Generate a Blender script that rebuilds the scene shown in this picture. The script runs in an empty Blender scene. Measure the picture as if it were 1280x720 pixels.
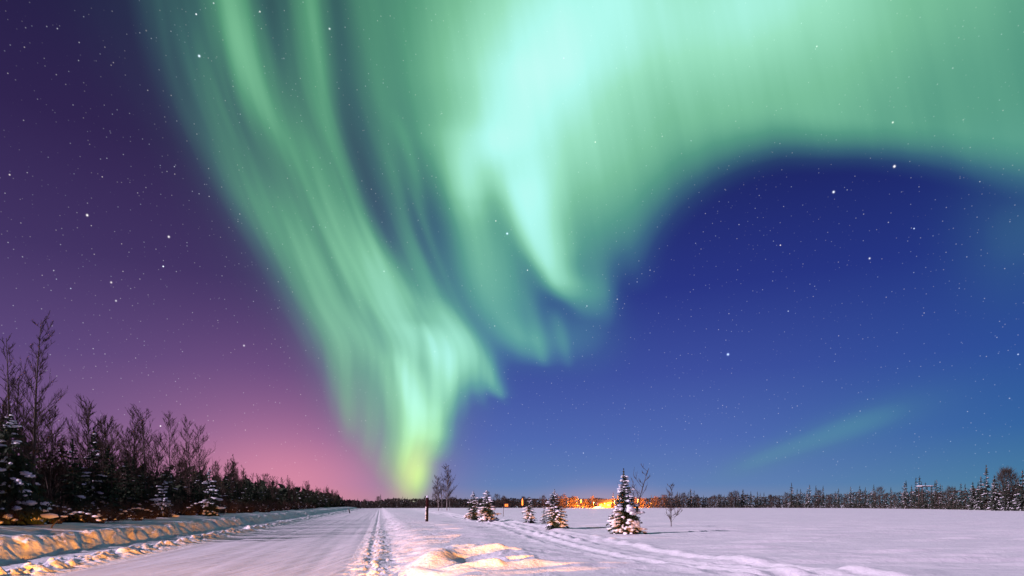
import bpy, bmesh, math, random
from mathutils import Vector, Matrix, noise as mnoise

# ------------------------------------------------------------------ camera, sky, moon, exposure
scene = bpy.context.scene
COL = scene.collection
R = math.radians

CAM_H = 1.7            # eye height above the packed snow
FPX = 800.0            # focal length in pixels of a 1280-wide frame
HORIZON = 631.0        # picture row of the horizon

cam_data = bpy.data.cameras.new('camera')
cam = bpy.data.objects.new('camera', cam_data)
COL.objects.link(cam)
cam.location = (0, 0, CAM_H)
cam.rotation_euler = (R(90), 0, 0)
cam_data.sensor_width = 36
cam_data.lens = 36 * FPX / 1280
cam_data.shift_y = (HORIZON - 360) / 1280
cam_data.clip_start = 0.1
cam_data.clip_end = 20000
scene.camera = cam

scene.view_settings.view_transform = 'Standard'
scene.view_settings.look = 'None'
scene.view_settings.exposure = 0.0
scene.view_settings.gamma = 1.0
scene.view_settings.use_curve_mapping = False
scene.cycles.max_bounces = 5
scene.cycles.diffuse_bounces = 3
scene.cycles.transparent_max_bounces = 6
scene.cycles.sample_clamp_indirect = 4

moon_data = bpy.data.lights.new('moon', 'SUN')
moon_data.energy = 4.8
moon_data.angle = R(0.6)
moon_data.color = (1.0, 0.745, 1.0)
moon = bpy.data.objects.new('moon', moon_data)
COL.objects.link(moon)

def aim_moon(az_deg, el_deg):
    a, e = R(az_deg), R(el_deg)
    src = Vector((math.sin(a) * math.cos(e), math.cos(a) * math.cos(e), math.sin(e)))
    moon.rotation_euler = (-src).to_track_quat('-Z', 'Y').to_euler()
aim_moon(-112.0, 24.0)

world = bpy.data.worlds.new('World')
scene.world = world
world.use_nodes = True
try:
    world.cycles.sampling_method = 'MANUAL'
    world.cycles.sample_map_resolution = 512
except Exception:
    pass
WN, WL = world.node_tree.nodes, world.node_tree.links
WN.clear()

class E:
    """A shader value with arithmetic: every operation adds one Math node."""
    def __init__(self, s): self.s = s
    @staticmethod
    def op(kind, *a, clamp=False):
        n = WN.new('ShaderNodeMath'); n.operation = kind; n.use_clamp = clamp
        for i, v in enumerate(a):
            if isinstance(v, E): WL.new(v.s, n.inputs[i])
            else: n.inputs[i].default_value = v
        return E(n.outputs[0])
    def __add__(s, o): return E.op('ADD', s, o)
    def __radd__(s, o): return E.op('ADD', o, s)
    def __sub__(s, o): return E.op('SUBTRACT', s, o)
    def __rsub__(s, o): return E.op('SUBTRACT', o, s)
    def __mul__(s, o): return E.op('MULTIPLY', s, o)
    def __rmul__(s, o): return E.op('MULTIPLY', o, s)
    def __truediv__(s, o): return E.op('DIVIDE', s, o)
    def __neg__(s): return E.op('MULTIPLY', s, -1.0)
    def exp(s): return E.op('EXPONENT', s)
    def max(s, o): return E.op('MAXIMUM', s, o)
    def min(s, o): return E.op('MINIMUM', s, o)
    def step(s, a, b):
        n = WN.new('ShaderNodeMapRange'); n.interpolation_type = 'SMOOTHSTEP'
        WL.new(s.s, n.inputs['Value'])
        n.inputs['From Min'].default_value = a; n.inputs['From Max'].default_value = b
        return E(n.outputs['Result'])

def combine(x, y, z=0.0):
    n = WN.new('ShaderNodeCombineXYZ')
    for i, v in enumerate((x, y, z)):
        if isinstance(v, E): WL.new(v.s, n.inputs[i])
        else: n.inputs[i].default_value = v
    return n.outputs[0]

def azte(px, py):
    """Compass angle and tangent of the elevation of a direction in the sky."""
    az = math.atan((px - 640) / FPX)
    return az, (HORIZON - py) / FPX * math.cos(az)

tc = WN.new('ShaderNodeTexCoord')
nrm = WN.new('ShaderNodeVectorMath'); nrm.operation = 'NORMALIZE'
WL.new(tc.outputs['Generated'], nrm.inputs[0])
sep = WN.new('ShaderNodeSeparateXYZ'); WL.new(nrm.outputs[0], sep.inputs[0])
DX, DY, DZ = E(sep.outputs[0]), E(sep.outputs[1]), E(sep.outputs[2])
AZ = E.op('ARCTAN2', DX, DY)
TE = (DZ / E.op('SQRT', DX * DX + DY * DY + 1e-5)).max(0.0).min(3.0)

def curve3(x, pts):
    """pts: list of (x, r, g, b), all 0..1 -> three values interpolated smoothly over x."""
    n = WN.new('ShaderNodeRGBCurve')
    m = n.mapping
    m.extend = 'HORIZONTAL'
    pts = sorted(pts)
    for k in range(3):
        c = m.curves[k]
        c.points[0].location = (pts[0][0], pts[0][k + 1])
        c.points[1].location = (pts[-1][0], pts[-1][k + 1])
        for p in pts[1:-1]:
            c.points.new(p[0], p[k + 1])
        for p in c.points: p.handle_type = 'AUTO_CLAMPED'
    m.update()
    WL.new(combine(x, x, x), n.inputs['Color'])
    s = WN.new('ShaderNodeSeparateColor'); WL.new(n.outputs[0], s.inputs[0])
    return [E(o) for o in s.outputs[:3]]

def curtain(pts, left=1.0, right=1.0):
    """A hanging curtain of light. pts: (px, py, half width, strength) down its length; left/right sharpen its two edges."""
    P = []
    for px, py, w, s in pts:
        az, te = azte(px, py)
        P.append((min(te, 1.0), (az + 1) / 2, w / FPX * math.cos(az) ** 2 * 5, s))
    c, w, s = curve3(TE.min(1.0), P)
    d = (AZ - (c * 2.0 - 1.0)) / (w * 0.2)
    d = (d * right).max(d * (-left))
    return (-(d * d)).exp() * s

def glow(px, py, rx, ry, s, rot=0.0):
    """A soft elliptical patch of light, rx and ry in picture units, turned by rot degrees."""
    az, te = azte(px, py)
    k = math.cos(az)
    sx, sy = rx / FPX * k * k, ry / FPX * k
    ca, sa = math.cos(R(rot)), math.sin(R(rot))
    x, y = AZ - az, TE - te
    u = (x * ca + y * sa) * (1 / sx)
    v = (x * (-sa) + y * ca) * (1 / sy)
    return (-(u * u + v * v)).exp() * s

# fine ray structure that follows the sweep of the curtains
flow, _, _ = curve3(TE.min(1.0), [(min(te, 1), (az + 1) / 2, 0, 0) for az, te in
        [azte(*p) for p in ((389, -20), (404, 67), (422, 147), (450, 222), (480, 300), (515, 380), (545, 450), (545, 530), (530, 600))]])
rays = WN.new('ShaderNodeTexNoise')
rays.inputs['Scale'].default_value = 1.0; rays.inputs['Detail'].default_value = 2.0
WL.new(combine((AZ - (flow * 2.0 - 1.0)) * 26.0, TE * 2.2, 3.1), rays.inputs['Vector'])
RAYS = E(rays.outputs['Fac'])
rays2 = WN.new('ShaderNodeTexNoise')
rays2.inputs['Scale'].default_value = 1.0; rays2.inputs['Detail'].default_value = 2.0
WL.new(combine(AZ * 30.0 + TE * 5.0, TE * 2.4, 9.7), rays2.inputs['Vector'])
RAYS2 = E(rays2.outputs['Fac'])

L = []      # the western curtains
L.append(curtain([(320, -20, 120, .07), (360, 120, 110, .09), (420, 250, 92, .12), (470, 350, 82, .28), (505, 430, 68, .36), (522, 500, 52, .36), (522, 560, 36, .26), (522, 600, 22, .22), (523, 620, 14, .12)], 0.8, 1.0))
L.append(curtain([(222, -10, 40, .10), (252, 90, 40, .15), (292, 200, 38, .20), (347, 284, 38, .27), (387, 340, 36, .27), (425, 430, 34, .26),
                  (450, 520, 32, .24), (478, 585, 24, .16), (505, 625, 20, .08)], 0.9, 0.6))
L.append(curtain([(284, -10, 26, .28), (304, 67, 26, .33), (329, 129, 25, .30), (364, 191, 25, .26), (400, 267, 26, .24), (432, 330, 28, .25),
                  (462, 400, 26, .26), (488, 455, 24, .22), (505, 520, 22, .12), (515, 600, 18, .0)], 1.0, 0.8))
L.append(curtain([(386, -10, 28, .26), (394, 67, 27, .28), (405, 147, 26, .26), (427, 222, 25, .24), (455, 289, 24, .28), (490, 345, 26, .32),
                  (526, 400, 28, .34), (552, 440, 26, .30), (560, 490, 22, .12), (560, 530, 20, 0)], 0.8, 1.25))
L.append(curtain([(455, -10, 30, .10), (476, 150, 26, .09), (508, 280, 22, .10), (545, 370, 20, .14), (590, 430, 22, .22), (618, 478, 17, .22), (632, 500, 11, .0)], 1, 1.2))
L.append(curtain([(470, 150, 10, .0), (492, 220, 9, .07), (515, 300, 9, .07), (560, 400, 9, .0)]))
L.append(curtain([(490, 130, 9, .0), (512, 190, 9, .08), (530, 280, 9, .09), (560, 360, 9, .06), (600, 440, 9, .05), (615, 500, 8, 0)]))
L.append(curtain([(430, 370, 22, .0), (475, 425, 20, .12), (495, 455, 19, .34), (512, 495, 20, .50), (530, 528, 22, .54), (540, 552, 20, .36), (546, 580, 18, .0)], 0.8, 0.8))
L.append(curtain([(520, 400, 24, .0), (546, 430, 26, .26), (560, 465, 22, .36), (552, 500, 24, .32), (546, 530, 22, .14), (540, 560, 16, .0)], 0.8, 1.0))
L.append(curtain([(550, 370, 18, .0), (578, 425, 15, .20), (594, 465, 13, .24), (602, 498, 9, .10), (606, 515, 8, .0)], 0.9, 1.1))
L.append(curtain([(575, 400, 14, .0), (604, 450, 12, .12), (622, 490, 9, .12), (634, 508, 7, .0)], 0.9, 1.2))
L.append(curtain([(405, 300, 12, .0), (440, 350, 10, -.10), (468, 405, 10, -.16), (488, 455, 9, -.17), (500, 500, 9, -.12), (512, 545, 8, .0)], 1.0, 1.3))
L.append(curtain([(470, 300, 9, .0), (502, 360, 9, -.10), (524, 405, 8, -.14), (528, 440, 8, -.12), (528, 480, 8, .0)], 1.2, 1.0))
L.append(glow(592, 468, 30, 36, .12, -20))
L.append(glow(556, 440, 34, 46, .14, -20))
L.append(glow(507, 556, 20, 38, .34, -14))
L.append(glow(522, 596, 13, 24, .34, -14))
L.append(curtain([(235, -30, 100, .05), (270, 90, 90, .05), (320, 230, 70, .05), (375, 350, 50, .04), (420, 480, 40, .0)]))
M_ = []     # the bright middle curtains and the arch
M_.append(curtain([(540, -40, 90, .34), (540, 60, 80, .38), (530, 140, 64, .34), (530, 210, 50, .24), (540, 270, 42, .12), (560, 350, 36, .0)], 0.75, 0.8))
M_.append(curtain([(700, -60, 110, .62), (684, 20, 100, .66), (660, 80, 88, .64), (624, 130, 66, .52), (598, 175, 46, .72), (586, 215, 30, .78), (588, 255, 26, .60),
                  (600, 320, 28, .30), (616, 370, 30, .27), (638, 410, 26, .24), (658, 436, 24, .15), (676, 460, 20, .0)], 0.9, 0.8))
M_.append(curtain([(640, 60, 40, .0), (630, 150, 44, .26), (642, 215, 38, .62), (658, 265, 32, .80), (674, 305, 28, .80), (690, 340, 23, .70), (706, 364, 25, .42), (724, 382, 24, .16), (738, 402, 18, .0)], 1.4, 0.8))
M_.append(curtain([(720, 60, 70, .16), (724, 150, 60, .24), (722, 230, 48, .24), (735, 300, 36, .24), (746, 345, 26, .24), (754, 380, 20, .12), (760, 412, 16, .0)], 0.8, 1.1))
M_.append(curtain([(775, 120, 54, .16), (780, 220, 44, .16), (786, 280, 34, .15), (794, 330, 24, .10), (798, 370, 16, .0)], 0.9, 1.0))
M_.append(glow(690, 428, 60, 30, .13, 0))
M_.append(glow(680, 395, 70, 60, .08, 0))
M_.append(glow(655, 350, 42, 54, .12, -20))
M_.append(glow(610, 420, 40, 50, .06, 0))
M_.append(glow(655, 425, 40, 22, .06, -30))
M_.append(glow(745, 400, 30, 50, .08, 0))
M_.append(glow(575, 350, 44, 84, .13, -12))
M_.append(curtain([(650, 350, 12, .0), (668, 400, 9, .07), (676, 440, 8, .09), (682, 462, 7, .0)]))
M_.append(curtain([(690, 380, 12, .0), (700, 415, 10, .09), (708, 445, 8, .07), (712, 465, 7, .0)]))
M_.append(glow(760, 40, 120, 110, .08, 0))
M_.append(glow(690, 150, 60, 110, .30, 0))
M_.append(glow(668, 215, 34, 60, .18, 0))
M_.append(glow(955, -10, 150, 90, .52, 12))
M_.append(glow(640, 300, 44, 70, .20, -20))
M_.append(glow(664, 110, 76, 120, .34, 0))
M_.append(glow(1000, 130, 120, 50, .05, 0))
M_.append(glow(1120, 20, 150, 70, .14, 0))
M_.append(glow(820, 90, 90, 120, .08, 0))
M_.append(glow(1275, 290, 80, 80, .13, 10))
# the arch: lit above a soft lower edge
A = []
for px, ey, soft, amp in ((660, 300, 140, 0), (710, 300, 140, .10), (760, 285, 180, .28), (810, 255, 175, .42), (850, 225, 150, .48), (890, 200, 124, .50), (950, 180, 100, .50),
                          (1030, 180, 82, .50), (1110, 186, 76, .45), (1180, 196, 82, .44), (1240, 208, 88, .43), (1290, 214, 90, .42), (1400, 235, 70, .30), (1700, 250, 90, .16), (2600, 260, 90, .0)):
    az, te = azte(px, ey)
    A.append(((az + 1.3) / 2.6, te, soft / FPX * math.cos(az), amp))
ed, so, am = curve3(((AZ + 1.3) / 2.6).max(0.0).min(1.0), A)
z = ((TE - ed) / so + 0.5).max(0.0).min(1.0)
arch = z * z * (3.0 - z * 2.0) * am
arch = arch * (1.0 - (TE - 0.74).step(0.0, 1.6))
M_.append(arch)
tail = [glow(1010, 553, 80, 17, .12, 20), glow(1090, 525, 80, 22, .13, 17), glow(940, 578, 50, 14, .08, 22)]
def total(xs):
    t = xs[0]
    for q in xs[1:]: t = t + q
    return t
I_west = total(L) * (RAYS * 1.3 + 0.36)
I_mid = total(M_) * (RAYS2 * 0.22 + 0.89)
I = (I_west + I_mid + total(tail)).max(0.0)
I = I * (1.0 - (TE - 0.9).step(0.0, 2.0) * 0.6)
I = (1.0 - (I * (-1.30)).exp()) * 1.08        # the brightest folds roll off instead of clipping

def ramp(x, stops, interp='LINEAR'):
    n = WN.new('ShaderNodeValToRGB'); n.color_ramp.interpolation = interp
    el = n.color_ramp.elements
    el[0].position, el[1].position = stops[0][0], stops[-1][0]
    for p, c in stops[1:-1]: el.new(p)
    for e, (p, c) in zip(el, stops): e.position = p; e.color = (*c, 1)
    WL.new(x.s, n.inputs[0])
    return n.outputs[0]
def lin(r, g, b):
    f = lambda v: (v / 255 / 12.92) if v < 10.3 else ((v / 255 + .055) / 1.055) ** 2.4
    return (f(r), f(g), f(b))
def vmix(fac, a, b):
    n = WN.new('ShaderNodeMix'); n.data_type = 'RGBA'; n.clamp_factor = True
    if isinstance(fac, E): WL.new(fac.s, n.inputs[0])
    else: n.inputs[0].default_value = fac
    for i, v in ((6, a), (7, b)):
        if isinstance(v, tuple): n.inputs[i].default_value = (*v, 1)
        else: WL.new(v, n.inputs[i])
    return n.outputs[2]
def vadd(a, b):
    n = WN.new('ShaderNodeVectorMath'); n.operation = 'ADD'
    WL.new(a, n.inputs[0]); WL.new(b, n.inputs[1]); return n.outputs[0]
def vscale(a, s):
    n = WN.new('ShaderNodeVectorMath'); n.operation = 'SCALE'
    if isinstance(a, tuple): n.inputs[0].default_value = a
    else: WL.new(a, n.inputs[0])
    if isinstance(s, E): WL.new(s.s, n.inputs['Scale'])
    else: n.inputs['Scale'].default_value = s
    return n.outputs[0]

T1 = TE.min(1.0)
west = ramp(T1, [(0.0, lin(172, 116, 138)), (.03, lin(150, 106, 142)), (.10, lin(120, 90, 138)), (.20, lin(92, 71, 124)), (.33, lin(67, 52, 101)), (.50, lin(49, 37, 81)), (.66, lin(38, 32, 72)), (.8, lin(28, 25, 58)), (1, lin(24, 24, 54))])
east = ramp(T1, [(0.0, lin(132, 140, 172)), (.03, lin(98, 128, 182)), (.10, lin(80, 106, 178)), (.20, lin(62, 80, 160)), (.33, lin(42, 54, 134)), (.50, lin(30, 36, 102)), (.66, lin(28, 30, 90)), (.8, lin(26, 28, 84)), (1, lin(26, 28, 80))])
rim = ramp(T1, [(0.0, lin(84, 138, 152)), (.03, lin(66, 124, 156)), (.10, lin(46, 100, 158)), (.20, lin(40, 78, 152)), (.33, lin(32, 54, 130)), (.50, lin(24, 34, 96)), (1, lin(26, 28, 80))])
base = vmix(AZ.step(-.33, .0), west, east)
base = vmix(AZ.step(.22, .85), base, rim)
away = ramp(T1, [(0.0, lin(110, 92, 140)), (.3, lin(70, 66, 112)), (1, lin(40, 42, 86))])
base = vmix(E.op('ABSOLUTE', AZ).step(1.0, 2.2), base, away)
base = vadd(base, vscale(lin(255, 146, 136), glow(360, 602, 130, 60, .27)))
base = vadd(base, vscale(lin(255, 152, 172), glow(335, 560, 170, 110, .11)))
base = vadd(base, vscale(lin(255, 150, 80), glow(752, 626, 60, 20, .16)))

aur = ramp(I, [(0, (0, 0, 0)), (.12, (.010, .036, .033)), (.25, (.032, .120, .085)), (.45, (.085, .315, .155)), (.60, (.185, .52, .275)), (.74, (.32, .76, .50)), (.86, (.44, .96, .83)), (1.0, (.66, 1.0, .96))])
low = ramp(T1, [(0.0, (1.0, .95, .22)), (.045, (1.0, .97, .34)), (.10, (1.0, 1.0, .62)), (.17, (1.0, 1.0, .84)), (.26, (1, 1, 1)), (1, (1, 1, 1))])
mul = WN.new('ShaderNodeVectorMath'); mul.operation = 'MULTIPLY'
WL.new(aur, mul.inputs[0]); WL.new(low, mul.inputs[1])
warm = vscale(lin(255, 235, 90), glow(518, 588, 21, 40, .34, -14))
sky = vadd(vscale(base, 1.0 - I.min(1.0) * 0.74), mul.outputs[0])
sky = vadd(sky, warm)

def stars(scale, rad, gain, power):
    v = WN.new('ShaderNodeTexVoronoi'); v.feature = 'F1'; v.voronoi_dimensions = '3D'
    v.inputs['Scale'].default_value = scale
    WL.new(nrm.outputs[0], v.inputs['Vector'])
    s = WN.new('ShaderNodeSeparateColor'); WL.new(v.outputs['Color'], s.inputs[0])
    d = (1.0 - E(v.outputs['Distance']) / rad).max(0.0)
    b = E.op('POWER', E(s.outputs[0]), power)
    return d * b * gain, E(s.outputs[1])
s1, h1 = stars(44.0, 0.050, 2.6, 5.0)
s2, h2 = stars(97.0, 0.085, .75, 2.6)
s3, h3 = stars(181.0, 0.16, .5, 3.0)
fade = TE.step(.0, .10) * (1.0 - I.min(1.0) * 0.72)
sky = vadd(sky, vscale(vmix(h1, (1, .88, .78), (.66, .80, 1)), s1 * fade))
sky = vadd(sky, vscale(vmix(h2, (1, .9, .84), (.75, .86, 1)), (s2 + s3) * fade))
for px, py, rad, c, g in ((910, 443, 1.5, (.55, .70, 1), 1.6), (1118, 208, 1.6, (1, .97, .95), 1.6), (1042, 240, 1.5, (.9, .95, 1), 1.5), (1087, 323, 1.2, (1, 1, 1), 1.0), (249, 70, 1.6, (.75, .85, 1), 1.5), (109, 269, 1.5, (1, .95, .9), 1.4),
                          (211, 296, 1.4, (1, .95, .95), 1.2), (139, 353, 1.3, (1, .9, .85), 1.0), (634, 292, 1.3, (.6, .75, 1), 1.4), (145, 376, 1.2, (1, 1, 1), .8), (305, 432, 1.2, (1, .95, 1), .8), (412, 36, 1.3, (.9, 1, 1), .9), (1116, 153, 1.3, (1, 1, .9), .9)):
    sky = vadd(sky, vscale(c, glow(px, py, rad * .78, rad * .78, g)))

bg = WN.new('ShaderNodeBackground'); bg.inputs['Strength'].default_value = 1.0
WL.new(sky, bg.inputs['Color'])
wo = WN.new('ShaderNodeOutputWorld'); WL.new(bg.outputs[0], wo.inputs['Surface'])

# ------------------------------------------------------------------ helpers
import numpy as np
rnd = random.Random(11)
SLOPE = 0.206                       # the road runs off to the left: its centre drifts this much per metre ahead

def mat(name, build):
    m = bpy.data.materials.new(name); m.use_nodes = True
    nt = m.node_tree
    b = nt.nodes['Principled BSDF']
    build(nt, b)
    return m
def nnode(nt, kind, **kw):
    n = nt.nodes.new(kind)
    for k, v in kw.items():
        if k in n.inputs: n.inputs[k].default_value = v
        else: setattr(n, k, v)
    return n
def noise_tex(nt, scale, detail=3.0, rough=.55, stretch=None, coord='Object', turn=0.0):
    tcn = nt.nodes.new('ShaderNodeTexCoord')
    mp = nt.nodes.new('ShaderNodeMapping')
    if stretch: mp.inputs['Scale'].default_value = stretch
    mp.inputs['Rotation'].default_value = (0, 0, turn)
    nt.links.new(tcn.outputs[coord], mp.inputs['Vector'])
    n = nt.nodes.new('ShaderNodeTexNoise')
    n.inputs['Scale'].default_value = scale; n.inputs['Detail'].default_value = detail; n.inputs['Roughness'].default_value = rough
    nt.links.new(mp.outputs[0], n.inputs['Vector'])
    return n
def mixcol(nt, fac, a, b, lo=.35, hi=.65):
    r = nt.nodes.new('ShaderNodeValToRGB')
    e = r.color_ramp.elements
    e[0].position, e[1].position = lo, hi
    e[0].color, e[1].color = (*a, 1), (*b, 1)
    nt.links.new(fac, r.inputs[0])
    return r.outputs[0]
def bump(nt, b, fac, strength, dist, prev=None):
    n = nt.nodes.new('ShaderNodeBump')
    n.inputs['Strength'].default_value = strength; n.inputs['Distance'].default_value = dist
    nt.links.new(fac, n.inputs['Height'])
    if prev: nt.links.new(prev, n.inputs['Normal'])
    nt.links.new(n.outputs[0], b.inputs['Normal'])
    return n.outputs[0]

def snow_build(c1, c2, grain=.035, streak=None):
    def f(nt, b):
        n1 = noise_tex(nt, .5, 4)
        nt.links.new(mixcol(nt, n1.outputs[0], c1, c2), b.inputs['Base Color'])
        b.inputs['Roughness'].default_value = .62
        b.inputs['Specular IOR Level'].default_value = .25
        n2 = noise_tex(nt, 4.0, 5, .70)
        p = bump(nt, b, n2.outputs[0], .75, grain)
        if streak:
            n3 = noise_tex(nt, 1.0, 4, .6, streak[0], turn=streak[1])
            bump(nt, b, n3.outputs[0], .7, streak[2], p)
    return f
ROAD_TURN = math.atan(SLOPE)
M_snow = mat('drifted snow', snow_build((.80, .81, .83), (.86, .87, .88), .05, ((.35, 1.6, 1), -.12, .13)))
M_bank = mat('ploughed snow', snow_build((.74, .75, .77), (.85, .86, .87), .11))
M_road = mat('packed road snow', snow_build((.66, .66, .69), (.76, .76, .79), .022, ((4.2, .05, 1), -ROAD_TURN, .07)))
M_load = mat('settled snow', snow_build((.80, .81, .83), (.86, .87, .88), .03))
def flat_mat(name, c1, c2, scale=3.0, rough=.85, stretch=None):
    def f(nt, b):
        n = noise_tex(nt, scale, 3, .6, stretch)
        nt.links.new(mixcol(nt, n.outputs[0], c1, c2), b.inputs['Base Color'])
        b.inputs['Roughness'].default_value = rough
        b.inputs['Specular IOR Level'].default_value = .2
    return mat(name, f)
M_needle = flat_mat('spruce needles', (.018, .030, .016), (.040, .060, .028), 5)
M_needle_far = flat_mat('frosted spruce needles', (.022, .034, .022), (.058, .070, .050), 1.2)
M_bark = flat_mat('grey brown bark', (.045, .034, .028), (.11, .085, .068), 8, stretch=(1, 1, .25))
M_spruce_bark = flat_mat('spruce bark', (.05, .036, .028), (.10, .075, .055), 8)
M_birch = flat_mat('birch bark', (.10, .085, .075), (.50, .46, .42), 6, stretch=(.6, .6, 2.5))
M_twig = flat_mat('bare twigs', (.042, .026, .016), (.082, .052, .033), 4)
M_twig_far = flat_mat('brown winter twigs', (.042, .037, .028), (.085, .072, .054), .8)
def glow_mat(name, col, strength):
    def f(nt, b):
        b.inputs['Base Color'].default_value = (*col, 1)
        b.inputs['Emission Color'].default_value = (*col, 1)
        b.inputs['Emission Strength'].default_value = strength
    return mat(name, f)

def tag(o, label=None, cat=None, group=None, kind=None):
    if label: o['label'] = label
    if cat: o['category'] = cat
    if group: o['group'] = group
    if kind: o['kind'] = kind
    return o
def empty(name, loc, rz=0.0, label=None, cat=None, group=None):
    o = bpy.data.objects.new(name, None); COL.objects.link(o)
    o.empty_display_size = .3
    o.location = loc; o.rotation_euler = (0, 0, rz)
    return tag(o, label, cat, group)
def mesh(name, vs, fs, m, parent=None, smooth=False, loc=None):
    me = bpy.data.meshes.new(name)
    me.from_pydata(vs, [], fs); me.materials.append(m)
    if smooth: me.polygons.foreach_set('use_smooth', [True] * len(me.polygons))
    me.update()
    o = bpy.data.objects.new(name, me); COL.objects.link(o)
    if parent: o.parent = parent
    if loc is not None: o.location = loc
    return o
KIDS = {}
def dup(root, loc, rz=0.0, s=1.0, label=None, cat=None, group=None, sz=None):
    if root.name not in KIDS: KIDS[root.name] = [(ch, list(ch.children)) for ch in root.children]
    r = root.copy(); COL.objects.link(r)
    for ch, subs in KIDS[root.name]:
        c = ch.copy(); COL.objects.link(c); c.parent = r
        for g in subs:
            h = g.copy(); COL.objects.link(h); h.parent = c
    r.location = loc; r.rotation_euler = (root.rotation_euler[0], root.rotation_euler[1], rz); r.scale = (s, s, sz or s)
    for k, v in (('label', label), ('category', cat), ('group', group)):
        if v: r[k] = v
        elif k in r: del r[k]
    return r

# ------------------------------------------------------------------ the snow: one continuous surface
_perm = np.random.RandomState(5).permutation(4096)
_grad = np.random.RandomState(6).uniform(-1, 1, 4096)
def vnoise(x, y, seed=0):
    xi, yi = np.floor(x).astype(np.int64), np.floor(y).astype(np.int64)
    fx, fy = x - xi, y - yi
    fx = fx * fx * fx * (fx * (fx * 6 - 15) + 10); fy = fy * fy * fy * (fy * (fy * 6 - 15) + 10)
    def g(a, b): return _grad[_perm[(_perm[(a + seed * 57) & 4095] + b) & 4095]]
    return (g(xi, yi) * (1 - fx) + g(xi + 1, yi) * fx) * (1 - fy) + (g(xi, yi + 1) * (1 - fx) + g(xi + 1, yi + 1) * fx) * fy
def fbm(x, y, seed=0, oct=3, gain=.5):
    s, a = 0, 1.0
    for k in range(oct):
        s = s + a * vnoise(x * 2 ** k, y * 2 ** k, seed + k * 3); a *= gain
    return s
def sstep(a, b, v):
    z = np.clip((v - a) / (b - a), 0, 1); return z * z * (3 - 2 * z)
def gauss(v, c, w): return np.exp(-((v - c) / w) ** 2)

TRAIL = [(-34, 230), (-17, 138), (-7, 89), (-.3, 50), (2.25, 31), (3.5, 22), (4.9, 17), (7.0, 13), (11, 8), (17, 3), (40, -14)]
def trail_dist(x, y):
    """Signed distance to the packed trail's centre line."""
    P = np.array(TRAIL, float)
    # smooth the line
    q = []
    for i in range(len(P) - 1):
        p0, p1, p2, p3 = P[max(i - 1, 0)], P[i], P[i + 1], P[min(i + 2, len(P) - 1)]
        for k in range(6):
            u = k / 6
            q.append(.5 * ((2 * p1) + (-p0 + p2) * u + (2 * p0 - 5 * p1 + 4 * p2 - p3) * u * u + (-p0 + 3 * p1 - 3 * p2 + p3) * u ** 3))
    q.append(P[-1]); q = np.array(q)
    best = np.full(x.shape, 1e9); sgn = np.zeros(x.shape)
    for a, b in zip(q[:-1], q[1:]):
        d = b - a; l2 = d @ d
        u = np.clip(((x - a[0]) * d[0] + (y - a[1]) * d[1]) / l2, 0, 1)
        ex, ey = x - a[0] - u * d[0], y - a[1] - u * d[1]
        dd = np.hypot(ex, ey)
        s = np.sign(d[0] * ey - d[1] * ex)
        m = dd < best
        best = np.where(m, dd, best); sgn = np.where(m, s, sgn)
    return best * sgn

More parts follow.
